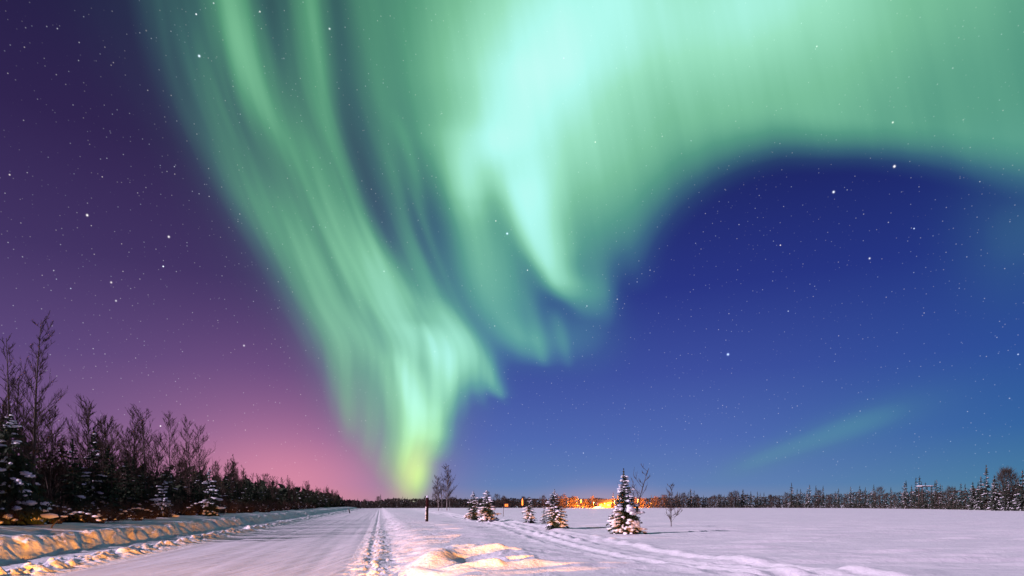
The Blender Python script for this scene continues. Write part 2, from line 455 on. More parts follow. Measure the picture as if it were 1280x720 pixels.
def height(x, y):
    x = np.asarray(x, float); y = np.asarray(y, float)
    t = x + SLOPE * y
    near = 1 - sstep(150, 420, np.hypot(x, y))
    z = np.zeros_like(x)
    # road: shallow crown, wheel ruts
    road = sstep(-8.3, -7.6, t) * (1 - sstep(-1.0, -.4, t))
    ruts = vnoise(t * 2.6, y * .03, 3) * .024 + vnoise(t * 6.0, y * .05, 5) * .016
    z += road * ruts
    # low crust of ploughed lumps along the road's left edge
    lump = np.abs(fbm(x * 2.6, y * 1.9, 11, 3, .6))
    z += gauss(t, -8.7, .55) * (.05 + .20 * lump) * near
    z += gauss(t, -9.8, .7) * .05 * near
    # tall ploughed bank, then the shelf up to the trees
    edge = -10.9 + .28 * vnoise(y * .35 + 9, t * 0 + 2.0, 21) + .12 * vnoise(y * 1.1, t * 0 + 4.0, 22)
    rise = sstep(0, 1.45, edge - t)
    face = np.clip(1 - np.abs((edge - .75 - t) / 1.05), 0, 1)
    slab = fbm(y * 1.05 + t * 1.25, t * 0.75 - y * .08, 31, 3, .55)
    slab2 = np.abs(fbm(y * 1.7 + t * 2.4, t * 1.0 - y * .25, 35, 3, .6))
    z += rise * .58 + face * (slab * .13 + slab2 * .18 - .03) * near + sstep(-11.6, -12.6, t) * 0
    z += gauss(t, -12.9, .7) * (.03 + .07 * vnoise(y * .5, t * .3, 37)) * near
    shelf = sstep(0, 2.5, -12.5 - t)
    z += shelf * .18
    z += shelf * fbm(x * .22, y * .22, 41, 3) * .10 * near
    # right verge: a rutted strip, then a smooth ramp that leans to the road
    verge = gauss(t, -.15, .55)
    churn = np.abs(fbm(x * 4.6, y * 2.3, 51, 3, .6))
    z += verge * (.04 + .10 * churn) * near * (1 - sstep(22, 75, y) * .6)
    z -= gauss(t, -.28, .13) * .06 * near
    ramp_ = sstep(.1, 1.9, t)
    ridge = .30 * ramp_ * (1 - sstep(2.4, 8.5, t) * .62)
    z += ridge * near
    z += gauss(t, .9, .7) * vnoise(t * 2.2 + y * .9, y * .8 - t, 55) * .05 * near
    # the field: long swells and wind-cut sastrugi
    fld = sstep(1.6, 4.0, t)
    z += fld * fbm(x * .055, y * .04, 61, 2) * .10 * near
    wind = vnoise(x * .30 + y * .1, y * 1.5 - x * .16, 65)
    z += fld * near * (np.clip(wind, 0, 1) ** 1.3) * .13 * (1 - sstep(60, 160, y))
    wind2 = vnoise(x * .75 + 40, y * 2.6 - x * .4, 67)
    z += sstep(.6, 2.2, t) * (1 - sstep(4, 9, t)) * near * np.clip(wind2, 0, 1) * .07 * (1 - sstep(30, 70, y))
    z += fld * (1 - sstep(25, 70, y)) * fbm(x * .9 + y * .2, y * 2.2 - x * .5, 69, 3, .6) * .018
    # heap thrown up beside the verge, with tails of drift trailing away from it
    z += np.exp(-(((x + 2.05) / .50) ** 2 + ((y - 16.4) / 1.4) ** 2)) * .30
    z += np.exp(-(((x + 1.40) / .75) ** 2 + ((y - 18.8) / 1.3) ** 2)) * .20
    z += np.exp(-(((x + 1.05) / .42) ** 2 + ((y - 16.2) / .9) ** 2)) * -.16
    for cx, cy, lx, ly, hh, sk in ((-.1, 19.9, 1.0, .42, .18, .12), (-.05, 18.0, 1.0, .42, .22, .10), (.35, 17.2, .75, .30, .12, .1), (-.15, 15.6, 1.15, .34, .15, .06), (-.3, 14.4, 1.2, .3, .14, .06), (-4.2, 27, 1.0, .45, .10, .1), (-4.0, 30, 1.2, .45, .09, .1), (-3.7, 24.4, .9, .4, .07, .1)):
        yy = y - cy - (x - cx) * sk + .16 * vnoise(x * 1.6, y * .2, 71)
        z += np.exp(-(((x - cx) / lx) ** 4 + (yy / ly) ** 2)) * hh * (.75 + .5 * vnoise(x * 2.3, y * 1.2, 73))
    heap = np.exp(-(((x + .9) / 1.9) ** 4 + ((y - 17) / 3.4) ** 4))
    z += heap * (np.abs(fbm(x * 3.6, y * 2.1, 91, 3, .6)) * .025 - .006)
    # packed trail crossing the field
    td = trail_dist(x, y)
    on = (1 - sstep(1.35, 1.9, np.abs(td)))
    z += (-.06 * on + gauss(np.abs(td), 1.75, .28) * .055 + on * (gauss(td, .35, .22) + gauss(td, -.5, .2)) * .07) * near
    z += on * vnoise(td * 2.5, y * .12 + x * .08, 81) * .05 * near
    return z

def axis(parts):
    out = [parts[0][0]]
    for a, b, f in parts:
        v = a
        while True:
            v2 = v + f(v)
            if v2 >= b - 1e-6: break
            out.append(v2); v = v2
        out.append(b)
    return out
ys = axis([(-9000, -60, lambda v: max(12, -v * .22)), (-60, 6, lambda v: 2.0 if v < -8 else .7), (6, 60, lambda v: max(.045, v * .0050)), (60, 420, lambda v: v * .012), (420, 9000, lambda v: v * .12)])
ts = axis([(-9000, -60, lambda v: max(5, -v * .2)), (-60, -14, lambda v: .8 if v < -24 else .3), (-14, -7.6, lambda v: .07), (-7.6, -.9, lambda v: .14), (-.9, 3.6, lambda v: .055), (3.6, 20, lambda v: .05 + (v - 3.6) * .014), (20, 120, lambda v: v * .03), (120, 9000, lambda v: v * .2)])
YS, TS = np.array(ys), np.array(ts)
GY, GT = np.meshgrid(YS, TS, indexing='ij')
GX = GT - SLOPE * GY
GZ = height(GX.ravel(), GY.ravel()).reshape(GX.shape)
GV = np.stack([GX, GY, GZ], -1)
def hz(x, y):
    """Height of the built snow surface under a spot."""
    t = x + SLOPE * y
    i = min(max(int(np.searchsorted(YS, y)) - 1, 0), len(YS) - 2); j = min(max(int(np.searchsorted(TS, t)) - 1, 0), len(TS) - 2)
    u = (y - YS[i]) / (YS[i + 1] - YS[i]); v = (t - TS[j]) / (TS[j + 1] - TS[j])
    return float((GZ[i, j] * (1 - v) + GZ[i, j + 1] * v) * (1 - u) + (GZ[i + 1, j] * (1 - v) + GZ[i + 1, j + 1] * v) * u)
def strip(name, t0, t1, m):
    i0, i1 = int(np.argmin(abs(TS - t0))), int(np.argmin(abs(TS - t1)))
    sub = GV[:, i0:i1 + 1]
    ny, nt_ = sub.shape[:2]
    idx = np.arange(ny * nt_).reshape(ny, nt_)
    f = np.stack([idx[:-1, :-1], idx[:-1, 1:], idx[1:, 1:], idx[1:, :-1]], -1).reshape(-1, 4)
    me = bpy.data.meshes.new(name)
    me.vertices.add(ny * nt_); me.vertices.foreach_set('co', sub.reshape(-1).astype(np.float32))
    me.loops.add(f.size); me.loops.foreach_set('vertex_index', f.ravel().astype(np.int32))
    me.polygons.add(len(f)); me.polygons.foreach_set('loop_start', (np.arange(len(f)) * 4).astype(np.int32))
    me.polygons.foreach_set('use_smooth', np.ones(len(f), bool))
    me.materials.append(m); me.update(calc_edges=True); me.validate()
    o = bpy.data.objects.new(name, me); COL.objects.link(o)
    return tag(o, kind='structure')
strip('forest_ground', -9000, -14, M_snow)
strip('snow_bank', -14, -7.6, M_bank)
strip('road', -7.6, -.9, M_road)
strip('road_verge', -.9, 3.6, M_bank)
strip('snow_field', 3.6, 9000, M_snow)

# a low wooded ridge far beyond the end of the road
hv, hf = [], []
N = 90
for i in range(N + 1):
    x = -1500 + 1900 * i / N
    k = 12 + 6 * math.sin(i * .21) + 2.5 * math.sin(i * .9 + 1) + rnd.uniform(-.5, .5)
    e = min(1, i / 12, (N - i) / 30)
    hv += [(x, 1500, -2), (x, 1600, k * e), (x, 2000, k * e * .9), (x, 2200, -2)]
for i in range(N):
    for j in range(3):
        a = i * 4 + j
        hf.append((a, a + 4, a + 5, a + 1))
M_hill = flat_mat('wooded hillside', (.020, .030, .028), (.045, .058, .055), .05)
tag(mesh('hill', hv, hf, M_hill), kind='structure')

# ------------------------------------------------------------------ tree builders
def tube(vs, fs, path, radii, n=5, cap=True):
    base = len(vs)
    prev = None
    for i, (p, r) in enumerate(zip(path, radii)):
        d = (path[min(i + 1, len(path) - 1)] - path[max(i - 1, 0)])
        if d.length < 1e-9: d = Vector((0, 0, 1))
        d.normalize()
        a = d.orthogonal().normalized() if prev is None else (prev - d * prev.dot(d)).normalized()
        prev = a
        b = d.cross(a)
        for k in range(n):
            th = 2 * math.pi * k / n
            vs.append(p + (a * math.cos(th) + b * math.sin(th)) * r)
    for i in range(len(path) - 1):
        for k in range(n):
            q = base + i * n
            fs.append((q + k, q + (k + 1) % n, q + n + (k + 1) % n, q + n + k))
    if cap:
        fs.append(tuple(base + k for k in range(n))[::-1])
        q = base + (len(path) - 1) * n
        fs.append(tuple(q + k for k in range(n)))

def blob(vs, fs, c, rx, ry, rz, rg, yaw=0.0, n=7, m=4):
    """A lumpy cushion of snow."""
    base = len(vs)
    cy, sy = math.cos(yaw), math.sin(yaw)
    rows = []
    for i in range(m + 1):
        ph = -math.pi * .42 + (math.pi * .92) * i / m
        ring = []
        for k in range(n):
            th = 2 * math.pi * k / n
            j = 1 + rg.uniform(-.22, .22)
            x, y, z = rx * math.cos(ph) * math.cos(th) * j, ry * math.cos(ph) * math.sin(th) * j, rz * math.sin(ph) * (1 + rg.uniform(-.12, .12))
            ring.append(len(vs)); vs.append(c + Vector((x * cy - y * sy, x * sy + y * cy, z)))
        rows.append(ring)
    for a, b in zip(rows, rows[1:]):
        for k in range(n):
            fs.append((a[k], a[(k + 1) % n], b[(k + 1) % n], b[k]))
    fs.append(tuple(rows[-1])); fs.append(tuple(rows[0][::-1]))

def spruce(name, H, Rr, seed, whorls=15, per=6, sprigs=6, snow=.6, load=1.0, power=.8, leader=.0, m_needle=None, shape=None, droop=1.0, twig_w=1.0, bare_base=.05):
    """Returns the thing (an Empty at its foot) with trunk, crown and snow children."""
    rg = random.Random(seed)
    root = empty(name, (0, 0, 0))
    vs, fs = [], []
    tr = [Vector((rg.uniform(-.01, .01) * H * (i > 0), rg.uniform(-.01, .01) * H * (i > 0), H * i / 6 - (.25 if i == 0 else 0))) for i in range(7)]
    tube(vs, fs, tr, [max(.012, .019 * H * (1 - i / 6.3)) for i in range(7)], 7)
    mesh('trunk', vs, fs, M_spruce_bark, root, True)
    cv, cf, sv, sf = [], [], [], []
    zs = []
    for w in range(whorls):
        u = (w + .3) / whorls
        zs.append(H * (bare_base + (1 - leader - bare_base) * (1 - (1 - u) ** 1.12)))
    ph = [rg.uniform(0, 6.28) for _ in range(4)]
    for w, z in enumerate(zs):
        u = z / H
        prof = shape(u) if shape else (1 - u / (1 - leader * .6)) ** power if u < (1 - leader * .6) else .02
        n = max(3, int(per * (.6 + .6 * (1 - u))))
        off = rg.uniform(0, 6.28)
        for k in range(n):
            az = off + 2 * math.pi * k / n + rg.uniform(-.3, .3)
            lop = 1 + .20 * math.sin(az + ph[0] + 3 * u) + .13 * math.sin(2 * az + ph[1] - 7 * u)
            if u > .12 and rg.random() < .13: continue
            L = lop * max(.06 * Rr, Rr * prof * rg.uniform(.68, 1.14)) + .02 * H * (1 - u)
            z0 = z + rg.uniform(-.5, .5) * H / whorls * .8
            lift = (.55 * u - .22) - .12 * rg.random()
            out = Vector((math.cos(az), math.sin(az), 0))
            side = Vector((-out.y, out.x, 0))
            path = []
            nseg = 5
            bend = rg.uniform(-.15, .15)
            for i in range(nseg + 1):
                q = i / nseg
                zz = lift * q * L - droop * .34 * L * q * q * (1.15 - u) + .10 * L * q ** 4
                path.append(Vector((0, 0, z0)) + out * L * q + side * bend * L * q * q + Vector((0, 0, zz)))
            tube(cv, cf, path, [max(.006, .014 * L * (1.1 - i / nseg)) for i in range(nseg + 1)], 3, False)
            ns = max(2, int(sprigs * (.5 + .8 * L / Rr)))
            for i in range(ns):
                q = .12 + .88 * (i + rg.random()) / ns
                f = q * nseg; a = min(int(f), nseg - 1)
                p = path[a].lerp(path[a + 1], f - a)
                d = (path[a + 1] - path[a]).normalized()
                for sgn in (-1, 1):
                    sl = (.40 * L * (1.1 - .75 * q) + .035 * H * .5) * rg.uniform(.6, 1.1)
                    dirv = (d * rg.uniform(.5, 1.0) + side * sgn * rg.uniform(.5, 1.0) + Vector((0, 0, -rg.uniform(.1, .75) * droop))).normalized()
                    wv = dirv.cross(Vector((0, 0, 1)))
                    if wv.length < .01: wv = side
                    wv = (wv.normalized() + Vector((0, 0, rg.uniform(-.6, .6)))).normalized() * (.16 * sl + .006 * H) * twig_w
                    b = len(cv)
                    mid = p + dirv * sl * .45
                    cv.extend([p, mid + wv, p + dirv * sl + Vector((0, 0, -.06 * sl)), mid - wv])
                    cf.append((b, b + 1, b + 2, b + 3))
            # hanging sprays below the bough, needles right up to the stem
            for i in range(max(2, ns // 2)):
                q = rg.uniform(.15, .95); f = q * nseg; a = min(int(f), nseg - 1)
                p = path[a].lerp(path[a + 1], f - a)
                sl = (.20 * L + .02 * H) * rg.uniform(.6, 1.2)
                dirv = (out * rg.uniform(-.2, .5) + side * rg.uniform(-.5, .5) + Vector((0, 0, -1))).normalized()
                wv = Vector((rg.uniform(-1, 1), rg.uniform(-1, 1), 0)).normalized() * (.2 * sl + .004 * H) * twig_w
                b = len(cv)
                cv.extend([p - wv, p + wv, p + dirv * sl]); cf.append((b, b + 1, b + 2))
            if rg.random() < snow * (1 + .75 * math.sin(az * 1.0 + ph[2] + 9 * u)):
                q = rg.uniform(.2, .6)
                while q < .98:
                    f = q * nseg; a = min(int(f), nseg - 1)
                    p = path[a].lerp(path[a + 1], f - a)
                    rr = (.10 * L + .011 * H) * load * rg.uniform(.35, 1.35)
                    if rg.random() < .85:
                        blob(sv, sf, p + side * rg.uniform(-.6, .6) * rr * 1.4 + Vector((0, 0, rr * .22)), rr * rg.uniform(1.4, 2.5), rr * rg.uniform(.6, 1.0), rr * .48, rg, az, 6, 3)
                    q += rg.uniform(.14, .30)
    tip = Vector((tr[-1].x, tr[-1].y, H))
    for k in range(5):
        b = len(cv); z0 = H * (1 - leader * .2 - .04 * k)
        a = rg.uniform(0, 6.28); r = .012 * H + .004 * H * k
        cv.extend([Vector((tip.x * .9 + r * math.cos(a), r * math.sin(a), z0 + .02 * H)), Vector((0, 0, z0 - .03 * H)), Vector((tip.x - r * math.cos(a), -r * math.sin(a), z0 + .02 * H)), Vector((tip.x, tip.y, z0 + .03 * H))])
        cf.append((b, b + 1, b + 2, b + 3))
    mesh('crown', cv, cf, m_needle or M_needle, root)
    if sv: mesh('snow_clumps', sv, sf, M_load, root, True)
    return root, rg

def bare(name, H, seed, spread=.28, limbs=16, start=.25, up=.95, twigs=5, fine=4, r0=.011, m_trunk=None, m_twig=None, lean=(0, 0), stems=1, thick=1.0, wob=.02, curve=0.0, top=1.0):
    """A leafless tree: trunk with its limbs, and a crown of twigs."""
    rg = random.Random(seed)
    root = empty(name, (0, 0, 0))
    tv, tf, cv, cf = [], [], [], []
    def path_from(p, d, L, n, bendup, jit):
        out = [p.copy()]; d = d.copy()
        for i in range(n):
            d = (d + Vector((rg.uniform(-jit, jit), rg.uniform(-jit, jit), bendup))).normalized()
            out.append(out[-1] + d * L / n)
        return out
    for s in range(stems):
        a0 = rg.uniform(0, 6.28)
        ln = Vector((lean[0] + (.16 * math.cos(a0) if stems > 1 else 0), lean[1] + (.16 * math.sin(a0) if stems > 1 else 0), 1)).normalized()
        h = H * (1 if s == 0 else rg.uniform(.6, .95))
        n = 9
        tr = [Vector((0, 0, -.3))]; d = ln.copy()
        for i in range(n):
            d = (d + Vector((rg.uniform(-wob, wob) + curve / n, rg.uniform(-wob, wob), 0))).normalized()
            tr.append(tr[-1] + d * (h + .3) / n)
        rb = max(.016, r0 * h)
        tube(tv, tf, tr, [max(.009 * thick, rb * (1 - .93 * i / n)) for i in range(n + 1)], 6)
        for k in range(limbs):
            q = start + (top - start) * (k + rg.random() * .8) / limbs * .98
            f = q * n; a = min(int(f), n - 1)
            p = tr[a].lerp(tr[a + 1], f - a)
            az = rg.uniform(0, 6.28)
            L = spread * h * 1.2 * (1.15 - .88 * q) * rg.uniform(.55, 1.2)
            dv = Vector((math.cos(az), math.sin(az), up * rg.uniform(.6, 1.4))).normalized()
            lp = path_from(p, dv, L, 5, .07, .12)
            rl = max(.0085 * thick, rb * .30 * (1.1 - q))
            tube(tv, tf, lp, [max(.007 * thick, rl * (1 - .8 * i / 5)) for i in range(6)], 4, False)
            for j in range(twigs + 3):
                qq = rg.uniform(.15, 1.0); f = qq * 5; a = min(int(f), 4)
                pp = lp[a].lerp(lp[a + 1], f - a)
                d0 = (lp[a + 1] - lp[a]).normalized()
                dd = (d0 + Vector((rg.uniform(-.8, .8), rg.uniform(-.8, .8), rg.uniform(-.2, .7)))).normalized()
                l2 = L * rg.uniform(.22, .5)
                tp = path_from(pp, dd, l2, 3, .06, .18)
                tube(cv, cf, tp, [.0065 * thick, .0055 * thick, .0045 * thick, .003 * thick], 3, False)
                for q2 in range(fine):
                    f = rg.uniform(.3, 3); a = min(int(f), 2)
                    p2 = tp[a].lerp(tp[a + 1], f - a)
                    d2 = ((tp[a + 1] - tp[a]).normalized() + Vector((rg.uniform(-.7, .7), rg.uniform(-.7, .7), rg.uniform(-.1, .6)))).normalized()
                    e = p2 + d2 * l2 * rg.uniform(.25, .55)
                    wv = d2.orthogonal().normalized() * .0042 * thick
                    b = len(cv); cv.extend([p2 - wv, p2 + wv, e + wv * .5, e - wv * .5]); cf.append((b, b + 1, b + 2, b + 3))
    mesh('trunk', tv, tf, m_trunk or M_bark, root, True)
    mesh('crown', cv, cf, m_twig or M_twig, root)
    return root

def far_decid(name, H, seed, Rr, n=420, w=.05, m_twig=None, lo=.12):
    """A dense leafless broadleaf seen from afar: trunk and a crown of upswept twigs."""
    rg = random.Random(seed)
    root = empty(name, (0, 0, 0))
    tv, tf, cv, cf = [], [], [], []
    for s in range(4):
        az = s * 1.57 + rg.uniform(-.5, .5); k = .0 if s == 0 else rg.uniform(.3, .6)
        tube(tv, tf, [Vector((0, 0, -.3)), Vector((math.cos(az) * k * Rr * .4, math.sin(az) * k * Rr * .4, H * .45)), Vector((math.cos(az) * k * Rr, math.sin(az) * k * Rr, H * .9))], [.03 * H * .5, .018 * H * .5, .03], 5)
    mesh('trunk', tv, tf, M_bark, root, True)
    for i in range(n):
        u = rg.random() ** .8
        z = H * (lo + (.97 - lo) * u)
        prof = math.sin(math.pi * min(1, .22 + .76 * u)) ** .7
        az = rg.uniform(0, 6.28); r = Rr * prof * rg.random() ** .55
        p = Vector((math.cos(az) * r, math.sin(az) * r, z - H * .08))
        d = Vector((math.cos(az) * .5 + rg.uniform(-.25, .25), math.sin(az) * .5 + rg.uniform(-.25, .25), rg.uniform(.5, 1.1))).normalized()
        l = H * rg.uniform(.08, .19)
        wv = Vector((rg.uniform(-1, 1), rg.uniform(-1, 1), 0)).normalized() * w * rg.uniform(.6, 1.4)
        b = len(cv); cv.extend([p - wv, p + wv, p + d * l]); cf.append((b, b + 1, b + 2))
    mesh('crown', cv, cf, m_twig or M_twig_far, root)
    return root

def shrub(name, H, seed, Rr, n=260, w=.012, snow=0.0, m=None):
    rg = random.Random(seed)
    root = empty(name, (0, 0, 0))
    cv, cf, sv, sf = [], [], [], []
    for i in range(n):
        az = rg.uniform(0, 6.28); r = Rr * .5 * rg.random()
        p = Vector((math.cos(az) * r, math.sin(az) * r, -.1))
        L = H * rg.uniform(.45, 1.1)
        d = Vector((math.cos(az) * rg.uniform(.1, .8), math.sin(az) * rg.uniform(.1, .8), 1)).normalized()
        p1 = p + d * L * .5
        d2 = (d + Vector((rg.uniform(-.5, .5), rg.uniform(-.5, .5), rg.uniform(-.3, .2)))).normalized()
        p2 = p1 + d2 * L * .5
        wv = d.orthogonal().normalized() * w
        b = len(cv)
        cv.extend([p - wv, p + wv, p1 + wv * .8, p1 - wv * .8, p2])
        cf.append((b, b + 1, b + 2, b + 3)); cf.append((b + 3, b + 2, b + 4))
        for t in range(3):
            q = p1.lerp(p2, rg.random()); dd = (d2 + Vector((rg.uniform(-1, 1), rg.uniform(-1, 1), rg.uniform(-.4, .6)))).normalized()
            e = q + dd * L * rg.uniform(.15, .35); ww = dd.orthogonal().normalized() * w * .7
            b = len(cv); cv.extend([q - ww, q + ww, e]); cf.append((b, b + 1, b + 2))
        if rg.random() < snow:
            q = p1.lerp(p2, rg.uniform(.1, .9))
            rr = rg.uniform(.04, .11)
            blob(sv, sf, q, rr * 1.8, rr, rr * .6, rg, rg.uniform(0, 6.28), 6, 3)
    mesh('stems', cv, cf, m or M_twig, root)
    if sv: mesh('snow_clumps', sv, sf, M_load, root, True)
    return root

def bent(name, L, seed, side):
    """A thin young tree bowed over under a rope of snow."""
    rg = random.Random(seed)
    root = empty(name, (0, 0, 0))
    p = Vector((0, 0, -.1)); path = [p]; ang = R(70)
    for i in range(9):
        ang -= R(rg.uniform(6, 14))
        path.append(path[-1] + Vector((side * math.cos(ang), rg.uniform(-.15, .15), math.sin(ang))) * L / 9)
    vs, fs = [], []; tube(vs, fs, path, [.025 * (1 - i / 11) + .004 for i in range(10)], 5)
    mesh('stem', vs, fs, M_bark, root, True)
    sv, sf = [], []
    for i in range(3, 10):
        for _ in range(2):
            rr = rg.uniform(.03, .07)
            blob(sv, sf, path[i] + Vector((rg.uniform(-.1, .1), 0, rr * .5)), rr * 2.4, rr, rr * .7, rg, 0, 6, 3)
    mesh('snow_clumps', sv, sf, M_load, root, True)
    cv, cf = [], []
    for i in range(3, 10):
        for k in range(3):
            d = Vector((side * rg.uniform(-.2, .8), rg.uniform(-.7, .7), rg.uniform(-.7, .5))).normalized()
            e = path[i] + d * L * rg.uniform(.08, .2); w = d.orthogonal().normalized() * .006
            b = len(cv); cv.extend([path[i] - w, path[i] + w, e]); cf.append((b, b + 1, b + 2))
    mesh('crown', cv, cf, M_twig, root)
    return root

def at(px, d):
    """World position of a spot d metres ahead in the picture's column px, on the snow."""
    x = (px - 640) * d / FPX
    return (x, d, hz(x, d))
def put(o, px, d, rz=None, label=None, cat=None, group=None, sink=.04):
    x, y, z = at(px, d)
    o.location = (x, y, z - sink)
    if rz is not None: o.rotation_euler.z = rz
    return tag(o, label, cat, group)

# ------------------------------------------------------------------ the spruces planted on the open field
o, rg = spruce('spruce', 3.55, 1.0, 101, whorls=21, per=9, sprigs=8, snow=.85, load=1.12, power=.80, leader=.09)
put(o, 780, 34.6, .4, 'tallest snow-dusted spruce on the open field, slim bare tip, one big pillow of snow', 'tree')
sv, sf = [], []
for p, r in (((.20, -.40, 1.52), .14), ((.28, -.46, 1.38), .19), ((.18, -.54, 1.30), .16), ((.38, -.44, 1.26), .18), ((.34, -.56, 1.17), .15), ((.50, -.36, 1.13), .13), ((.46, -.52, .66), .15), ((.60, -.44, .54), .15), ((.70, -.28, .46), .13), ((.30, -.70, .50), .14)):
    blob(sv, sf, Vector(p), r * 1.1, r * .9, r * .72, rg, .3, 9, 5)
cap = mesh('snow_clumps', sv, sf, M_load, None, True); cap.parent = o; cap.rotation_euler.z = -.4
o, _ = spruce('spruce', 2.5, .92, 102, whorls=17, per=10, sprigs=7, snow=.75, load=1.0, power=.72, leader=.03)
put(o, 693, 41.3, 1.2, 'second largest field spruce, broad and frosted, standing alone left of the tall slim-tipped one', 'tree')
o, _ = spruce('spruce', 1.55, .5, 103, whorls=10, per=6, sprigs=5, snow=.6, load=.9, power=.8)
put(o, 680, 52, 0, 'small thin spruce half hidden behind the broad frosted field spruce', 'tree')
o, _ = spruce('spruce', 2.15, .82, 104, whorls=14, per=9, sprigs=6, snow=.75, load=1.1, power=.75)
put(o, 662, 53, 2.0, 'short dark spruce standing by itself between the pair and the broad frosted spruce', 'tree')
o, _ = spruce('spruce', 2.95, 1.35, 105, whorls=16, per=10, sprigs=6, snow=.85, load=1.2, power=.62)
put(o, 609, 61, .7, 'wider, snowier spruce of the touching pair near the marker post', 'tree')
o, _ = spruce('spruce', 3.0, 1.1, 106, whorls=16, per=9, sprigs=6, snow=.6, load=1.0, power=.8, leader=.03)
put(o, 592, 66, .1, 'narrower spruce of the touching pair, on the side of the marker post', 'tree')

# bare trees on the field
o = bare('bare_sapling', 2.95, 201, spread=.30, limbs=24, start=.16, up=.8, twigs=5, fine=4, r0=.011, thick=1.5)
put(o, 839, 44, 0, 'small leafless sapling with a pale stem alone on the open field', 'tree')
o = bare('bare_bush', 4.3, 202, spread=.34, limbs=7, start=.35, up=.9, twigs=3, fine=2, stems=4, r0=.006, thick=1.8, wob=.05, curve=.10)
put(o, 792, 45, .5, 'spindly leafless bush with arching stems rising behind the tallest field spruce', 'tree')
o = bare('birch', 11.9, 203, spread=.24, limbs=56, start=.2, up=.9, twigs=7, fine=5, r0=.011, m_trunk=M_birch, thick=3.8)
put(o, 558.5, 171, 0, 'tallest of the leafless birches in the clump beyond the marker post', 'tree')
o = bare('birch', 8.8, 204, spread=.30, limbs=48, start=.25, up=.85, twigs=7, fine=5, r0=.011, m_trunk=M_birch, thick=3.8)
put(o, 548, 168, 1, 'shorter round-crowned leafless birch on the marker post side of the birch clump', 'tree')
o = bare('birch', 7.2, 205, spread=.18, limbs=20, start=.3, up=1.3, twigs=5, fine=3, r0=.008, m_trunk=M_birch, thick=3.0)
put(o, 552.5, 174, 2, 'slender leafless birch between the tallest and the round-crowned birch', 'tree')
o = bare('birch', 6.4, 206, spread=.17, limbs=18, start=.3, up=1.3, twigs=5, fine=3, r0=.008, m_trunk=M_birch, thick=3.0)
put(o, 562, 172, 3, 'thin lowest birch leaning in beside the tallest birch of the clump', 'tree')

# ------------------------------------------------------------------ the roadside wood on the left
def shelf(t, y):
    x = t - SLOPE * y
    return (x, y, hz(x, y) - .06)
o, _ = spruce('spruce', 4.9, 1.75, 111, whorls=16, per=8, sprigs=10, snow=.62, load=.88, power=.6, droop=1.7)
put(o, 12, 28.4, .3, 'big spruce with drooping boughs under thick clumps of snow, first in the roadside wood', 'tree')
o, _ = spruce('spruce', 5.6, 1.05, 112, whorls=20, per=7, sprigs=7, snow=.35, load=.7, power=.75)
put(o, 117, 40, .3, 'tall narrow dark spruce among bare trees in the roadside wood, snow only on its edges', 'tree')
o, _ = spruce('spruce', 2.7, 1.0, 113, whorls=13, per=7, sprigs=6, snow=.95, load=1.35, power=.7, droop=1.3)
put(o, 205, 46, 0, 'small white-laden spruce at the front edge of the roadside wood', 'tree')
o, _ = spruce('spruce', 4.2, 1.1, 114, whorls=15, per=7, sprigs=6, snow=.55, load=1.0, power=.7, droop=1.3)
put(o, 262, 56, 0, 'mid-sized spruce with drooping half-snowy boughs, next after the small white-laden one', 'tree')
o = bare('bare_tree', 10.2, 211, spread=.21, limbs=44, start=.2, up=1.0, twigs=6, fine=5, r0=.0105, thick=1.25)
put(o, 41, 32, 0, 'tallest leafless tree of the roadside wood, straight trunk with fine twigs to the top', 'tree')
o = bare('bare_tree', 9.0, 212, spread=.16, limbs=32, start=.25, up=1.5, twigs=5, fine=4, r0=.011, thick=1.25)
put(o, 10, 31, 0, 'dark leafless tree with steep limbs rising right behind the clump-laden first spruce', 'tree')
o = bare('bare_tree', 8.4, 213, spread=.17, limbs=28, start=.25, up=1.4, twigs=5, fine=4, r0=.0095, thick=1.2)
put(o, -4, 33, 0, 'leafless tree cut by the edge of the picture behind the clump-laden first spruce', 'tree')
o = bare('bare_tree', 6.6, 214, spread=.30, limbs=38, start=.16, up=1.0, twigs=7, fine=5, r0=.009, thick=1.2, stems=2)
put(o, 70, 36, 0, 'two-stemmed leafless tree with a fan of twigs, beside the tallest bare tree', 'tree')
o = bare('bare_tree', 7.4, 215, spread=.32, limbs=42, start=.2, up=1.1, twigs=7, fine=5, r0=.010, thick=1.3)
put(o, 113, 41, 0, 'round-crowned leafless tree rising right behind the tall narrow dark spruce', 'tree')
o = bare('bare_tree', 8.3, 216, spread=.28, limbs=42, start=.2, up=1.2, twigs=6, fine=5, r0=.010, thick=1.4, stems=2)
put(o, 163, 50, 0, 'forked leafless tree with dense upswept twigs in the middle of the roadside wood', 'tree')
o = bare('bare_tree', 8.3, 217, spread=.27, limbs=42, start=.2, up=1.1, twigs=6, fine=5, r0=.010, thick=1.4)
put(o, 183, 51, 0, 'single-stemmed leafless tree beside the forked one in the middle of the wood', 'tree')
o = bare('bare_tree', 8.9, 218, spread=.28, limbs=40, start=.25, up=1.0, twigs=6, fine=5, r0=.009, thick=1.4)
put(o, 213, 58, 0, 'leafless tree with an open airy crown standing above the small white-laden spruce', 'tree')
o = bare('bare_tree', 9.6, 219, spread=.23, limbs=44, start=.25, up=1.2, twigs=6, fine=5, r0=.009, thick=1.5)
put(o, 238, 64, 0, 'tall slim leafless tree, taller of the last two high bare trees', 'tree')
o = bare('bare_tree', 8.8, 220, spread=.25, limbs=44, start=.25, up=1.1, twigs=6, fine=5, r0=.009, thick=1.5)
put(o, 251, 65, 0, 'last of the high bare trees before the wood drops to spruce height', 'tree')
